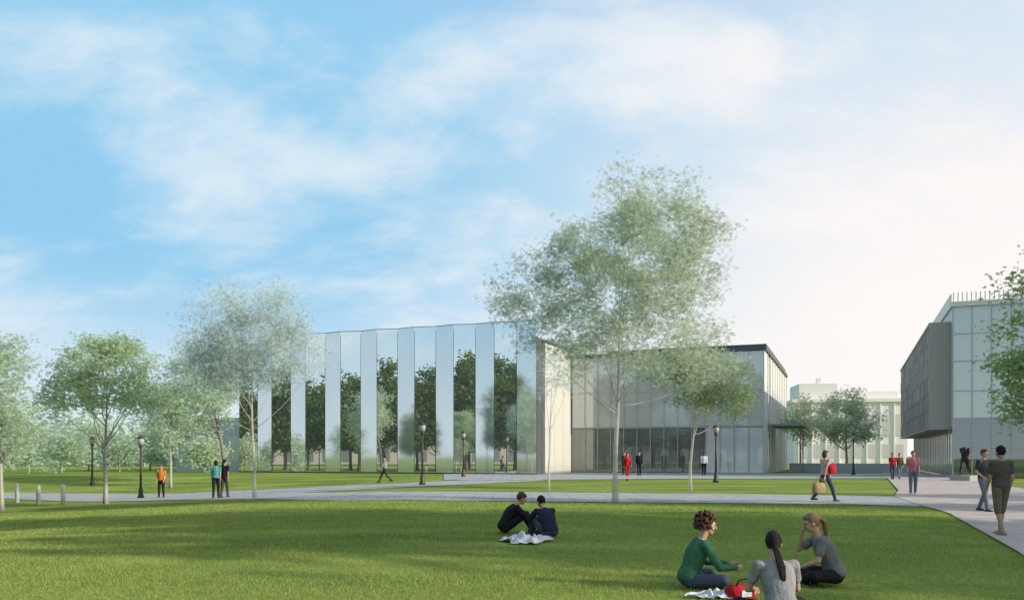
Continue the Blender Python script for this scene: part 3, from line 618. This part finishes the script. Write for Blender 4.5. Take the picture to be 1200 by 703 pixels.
# right building
B=empty('glass_hall',(31.0,60,0),ANG,'tall glass hall with dark louvred side at the right edge','building')
MB().box(-.0,26,.6,38,-.1,.06).build('floor',M['floor'],B)
MB().box(.6,26,9,9.3,.06,12.0).build('inner_wall',M['ceil'],B)
for z in (4.2,8.2): MB().box(.3,26,.5,9,z,z+.3).build('floor_slab',M['ceil'],B)
MB().box(-.15,26,-.2,38,12.0,12.35).build('roof',M['pale_panel'],B)
for i in range(60): MB().box(i*.28,i*.28+.06,-.12,-.04,12.36,12.98).build('parapet_fin',M['pale_panel'],B)
for i in range(90): MB().box(-.12,-.04,.4+i*.41,.46+i*.41,12.36,12.98).build('parapet_side_fin',M['pale_panel'],B)
for i in range(20):
    for (z0,z1) in ((.1,4.15),(4.22,8.15),(8.22,11.98)):
        MB().box(i*1.2+.03,i*1.2+1.17,.0,.03,z0,z1).build('glass_pane',M['glass_low'] if z0<1 else M['glass_bright'],B)
for i in range(21): MB().box(i*1.2-.03,i*1.2+.03,-.06,.08,.06,11.99).build('mullion',M['mull'],B)
for z in (2.1,4.185,6.1,8.185,10.1): MB().box(.03,23.9,-.04,-.002,z-.03,z+.03).build('transom',M['mull'],B)
for i in range(24):
    y0=.2+i*1.55
    MB().box(-.03,0.0,y0,y0+1.5,.1,3.6).build('side_glass_pane',M['window_dark'],B)
    MB().box(-.07,-.031,y0+1.49,y0+1.56,.06,3.6).build('side_mullion',M['mull'],B)
MB().box(-.03,0.0,.2,37.4,3.62,11.95).build('side_wall',M['grey_panel'],B)
scr=MB()
for j in range(6):
    z0=3.62+j*1.215
    for i in range(56):
        y0=1.0+i*.643; x0=-1.30-.12*((i+j)%2); scr.box(x0,-.90,y0,y0+.52,z0,z0+1.17)
scr.build('louvre_screen',M['louvre'],B)
MB().box(-.89,-.05,1.0,37.0,3.65,10.85).build('screen_backing',M['louvre_back'],B)
MB().box(-1.45,-.04,.8,37.2,3.45,3.58).build('screen_base',M['louvre'],B); MB().box(-1.45,-.04,.8,37.2,10.93,11.1).build('screen_cap',M['louvre'],B)
MB().box(-1.45,-.04,.8,.98,3.585,10.925).build('screen_end',M['louvre'],B)
# far stone building
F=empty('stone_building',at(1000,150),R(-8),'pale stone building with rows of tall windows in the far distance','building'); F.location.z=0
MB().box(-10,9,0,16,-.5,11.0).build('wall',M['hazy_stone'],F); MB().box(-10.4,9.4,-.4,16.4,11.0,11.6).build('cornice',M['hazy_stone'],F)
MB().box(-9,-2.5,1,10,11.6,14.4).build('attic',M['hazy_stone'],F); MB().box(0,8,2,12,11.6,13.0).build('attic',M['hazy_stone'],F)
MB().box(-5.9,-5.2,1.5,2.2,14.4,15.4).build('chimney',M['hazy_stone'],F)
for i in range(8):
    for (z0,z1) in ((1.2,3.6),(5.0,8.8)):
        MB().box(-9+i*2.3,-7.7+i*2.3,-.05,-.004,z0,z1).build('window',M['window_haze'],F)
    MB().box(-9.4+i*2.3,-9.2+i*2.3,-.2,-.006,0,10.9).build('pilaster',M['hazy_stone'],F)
o=MB().box(0,10.5,0,.5,-.2,.85).build('terrace_wall',M['concrete']); o.location=at(925,82); o.location.z=0; o.rotation_euler=(0,0,ANG); tag(o,'low concrete terrace wall in front of the far trees','wall')
# arcade reflected
Ar=empty('arcade_building',(-130,-10,0),R(-38),'long beige arcaded hall seen reflected in the mirror panels','building')
MB().box(0,130,-14,0,-.5,10).build('wall',M['beige'],Ar)
MB().add([(0,-14,10),(130,-14,10),(130,.5,10),(0,.5,10),(3,-7,13),(127,-7,13)],[(0,1,5,4),(3,2,1,0),(2,3,4,5),(1,2,5),(3,0,4)]).build('roof',M['seam'],Ar)
for i in range(26):
    c=2.5+i*5; a=MB(); pr=[(c-1.4,0),(c+1.4,0),(c+1.4,3)]+[(c+1.4*math.cos(t),3+1.4*math.sin(t)) for t in [k*math.pi/8 for k in range(1,8)]]+[(c-1.4,3)]
    a.add([(q[0],.02,q[1]) for q in pr],[tuple(range(len(pr)))]); a.build('arch',M['window_dark'],Ar)
    MB().box(c-.8,c+.8,.01,.05,6,8.6).build('window',M['window_dark'],Ar)
# ---------------------------------------------------------------- lamps & bollards
M['lamp_metal']=mat('lamp_metal',(.06,.042,.032),.5)
M['lamp_glass']=mat('lamp_globe',(.34,.33,.31),.25)
def lamp():
    r_=empty('street_lamp',(0,0,0),0,'x','street lamp','lantern lamps along the paths')
    MB().lathe([(.17,0),(.17,.12),(.13,.2),(.11,.5),(.075,.6)]).build('base',M['lamp_metal'],r_,True)
    MB().lathe([(.062,.6),(.05,2.72)]).build('post',M['lamp_metal'],r_,True)
    MB().lathe([(.05,2.7),(.10,2.76),(.09,2.82),(.12,2.88)]).build('collar',M['lamp_metal'],r_,True)
    MB().lathe([(.11,2.885),(.17,3.0),(.18,3.12),(.14,3.24)]).build('lantern_globe',M['lamp_glass'],r_,True)
    MB().lathe([(.19,3.235),(.17,3.28),(.08,3.36),(.03,3.40),(.02,3.48)]).build('cap',M['lamp_metal'],r_,True)
    return r_
L0=lamp()
for i,(px,D,lb) in enumerate([(165,46,'dark lantern lamp post left of the person in orange'),(108,60,'dark lantern lamp post behind the young green tree at the left'),(495,46,'dark lantern lamp post standing before the middle of the mirrored facade'),(543,63,'smaller dark lantern lamp post close to the mirrored facade'),(839,50,'dark lantern lamp post before the pavilion glass'),(1000,69,'dark lantern lamp post near the far round tree')]):
    if i==0: L0.location=at(px,D); L0['label']=lb
    else: dup(L0,at(px,D),i*.7,lb)
M['white_paint']=mat('white_paint',(.75,.76,.78),.5)
for i,(px,D,w) in enumerate([(20,44,'left'),(45,42,'middle'),(74,41,'right')]):
    o=MB().lathe([(.10,0),(.10,.85),(.085,.93),(.04,.97)]).build('bollard',M['white_paint'],None,True); o.location=at(px,D); tag(o,'white bollard by the left path, the %s one of three'%w,'bollard','white bollards at the left')
# ---------------------------------------------------------------- world, sun, camera
sd=V((.93,-.37,0)).normalized(); EL=R(22); sun_dir=V((sd.x*math.cos(EL),sd.y*math.cos(EL),math.sin(EL)))
ld=bpy.data.lights.new('sun','SUN'); ld.energy=5.0; ld.angle=R(.6); ld.color=(1,.92,.78); lo=bpy.data.objects.new('sun',ld); COL.objects.link(lo)
lo.rotation_euler=sun_dir.to_track_quat('Z','Y').to_euler(); lo.location=(40,-20,40)
w=bpy.data.worlds.new('World'); S.world=w; w.use_nodes=True; nt=w.node_tree; N=nt.nodes; L=nt.links; N.clear()
out=N.new('ShaderNodeOutputWorld'); bg=N.new('ShaderNodeBackground'); bg.inputs[1].default_value=.1
sky=N.new('ShaderNodeTexSky'); sky.sky_type='NISHITA'; sky.sun_disc=False; sky.sun_elevation=EL; sky.sun_rotation=math.atan2(sd.x,sd.y); sky.air_density=1.0; sky.dust_density=.6; sky.ozone_density=1.5
tc=N.new('ShaderNodeTexCoord'); sx=N.new('ShaderNodeSeparateXYZ'); L.new(tc.outputs['Generated'],sx.inputs[0])
def math_(op,a,b,clamp=False):
    m=N.new('ShaderNodeMath'); m.operation=op; m.use_clamp=clamp
    for i,v_ in enumerate((a,b)):
        if isinstance(v_,(int,float)): m.inputs[i].default_value=v_
        elif v_ is not None: L.new(v_,m.inputs[i])
    return m.outputs[0]
def mr(v_,a,b,c=0,d=1):
    m=N.new('ShaderNodeMapRange'); m.interpolation_type='SMOOTHSTEP'; L.new(v_,m.inputs[0]); m.inputs[1].default_value=a; m.inputs[2].default_value=b; m.inputs[3].default_value=c; m.inputs[4].default_value=d; return m.outputs[0]
zz=math_('ADD',math_('MAXIMUM',sx.outputs[2],0),.6)
cx=math_('DIVIDE',sx.outputs[0],zz); cy=math_('DIVIDE',sx.outputs[1],zz)
cb=N.new('ShaderNodeCombineXYZ'); L.new(cx,cb.inputs[0]); L.new(cy,cb.inputs[1])
mp=N.new('ShaderNodeMapping'); mp.inputs['Rotation'].default_value=(0,0,R(-35)); mp.inputs['Scale'].default_value=(1.6,2.9,1); mp.inputs['Location'].default_value=(3.4,7.7,0); L.new(cb.outputs[0],mp.inputs[0])
n1=N.new('ShaderNodeTexNoise'); n1.inputs['Scale'].default_value=2.0; n1.inputs['Detail'].default_value=12; n1.inputs['Roughness'].default_value=.58; n1.inputs['Distortion'].default_value=.2; L.new(mp.outputs[0],n1.inputs['Vector'])
cloud=mr(n1.outputs[0],.41,.70,.03,.8)
hz=mr(sx.outputs[0],-.28,.44,0,.98); hz2=math_('MULTIPLY',hz,mr(sx.outputs[2],.15,.50,1,.45))
low=mr(sx.outputs[2],.0,.24,.9,0)
inv=math_('MULTIPLY',math_('SUBTRACT',1,cloud),math_('MULTIPLY',math_('SUBTRACT',1,hz2),math_('SUBTRACT',1,low)))
fac=math_('SUBTRACT',1,inv,True)
tint=N.new('ShaderNodeMix'); tint.data_type='RGBA'; tint.blend_type='MULTIPLY'; tint.inputs[0].default_value=1; tint.inputs[7].default_value=(2.6,3.3,3.0,1); L.new(sky.outputs[0],tint.inputs[6])
cpd=N.new('ShaderNodeMix'); cpd.data_type='RGBA'; cpd.blend_type='DARKEN'; cpd.inputs[0].default_value=1; cpd.inputs[7].default_value=(2.7,6.0,8.7,1); L.new(tint.outputs[2],cpd.inputs[6])
ccol=N.new('ShaderNodeMix'); ccol.data_type='RGBA'; ccol.inputs[6].default_value=(7.9,8.8,9.4,1); ccol.inputs[7].default_value=(10.2,9.6,9.3,1); L.new(mr(sx.outputs[0],-.3,.45),ccol.inputs[0])
mx=N.new('ShaderNodeMix'); mx.data_type='RGBA'; L.new(fac,mx.inputs[0]); L.new(cpd.outputs[2],mx.inputs[6]); L.new(ccol.outputs[2],mx.inputs[7])
L.new(mx.outputs[2],bg.inputs[0]); L.new(bg.outputs[0],out.inputs[0])
cd=bpy.data.cameras.new('camera'); co=bpy.data.objects.new('camera',cd); COL.objects.link(co); co.location=(0,0,CH); co.rotation_euler=(R(90),0,0)
cd.sensor_width=36; cd.lens=30; cd.shift_y=(HOR-351.5)/1200; cd.clip_end=5000; S.camera=co
S.view_settings.view_transform='Standard'; S.view_settings.look='None'; S.view_settings.exposure=0
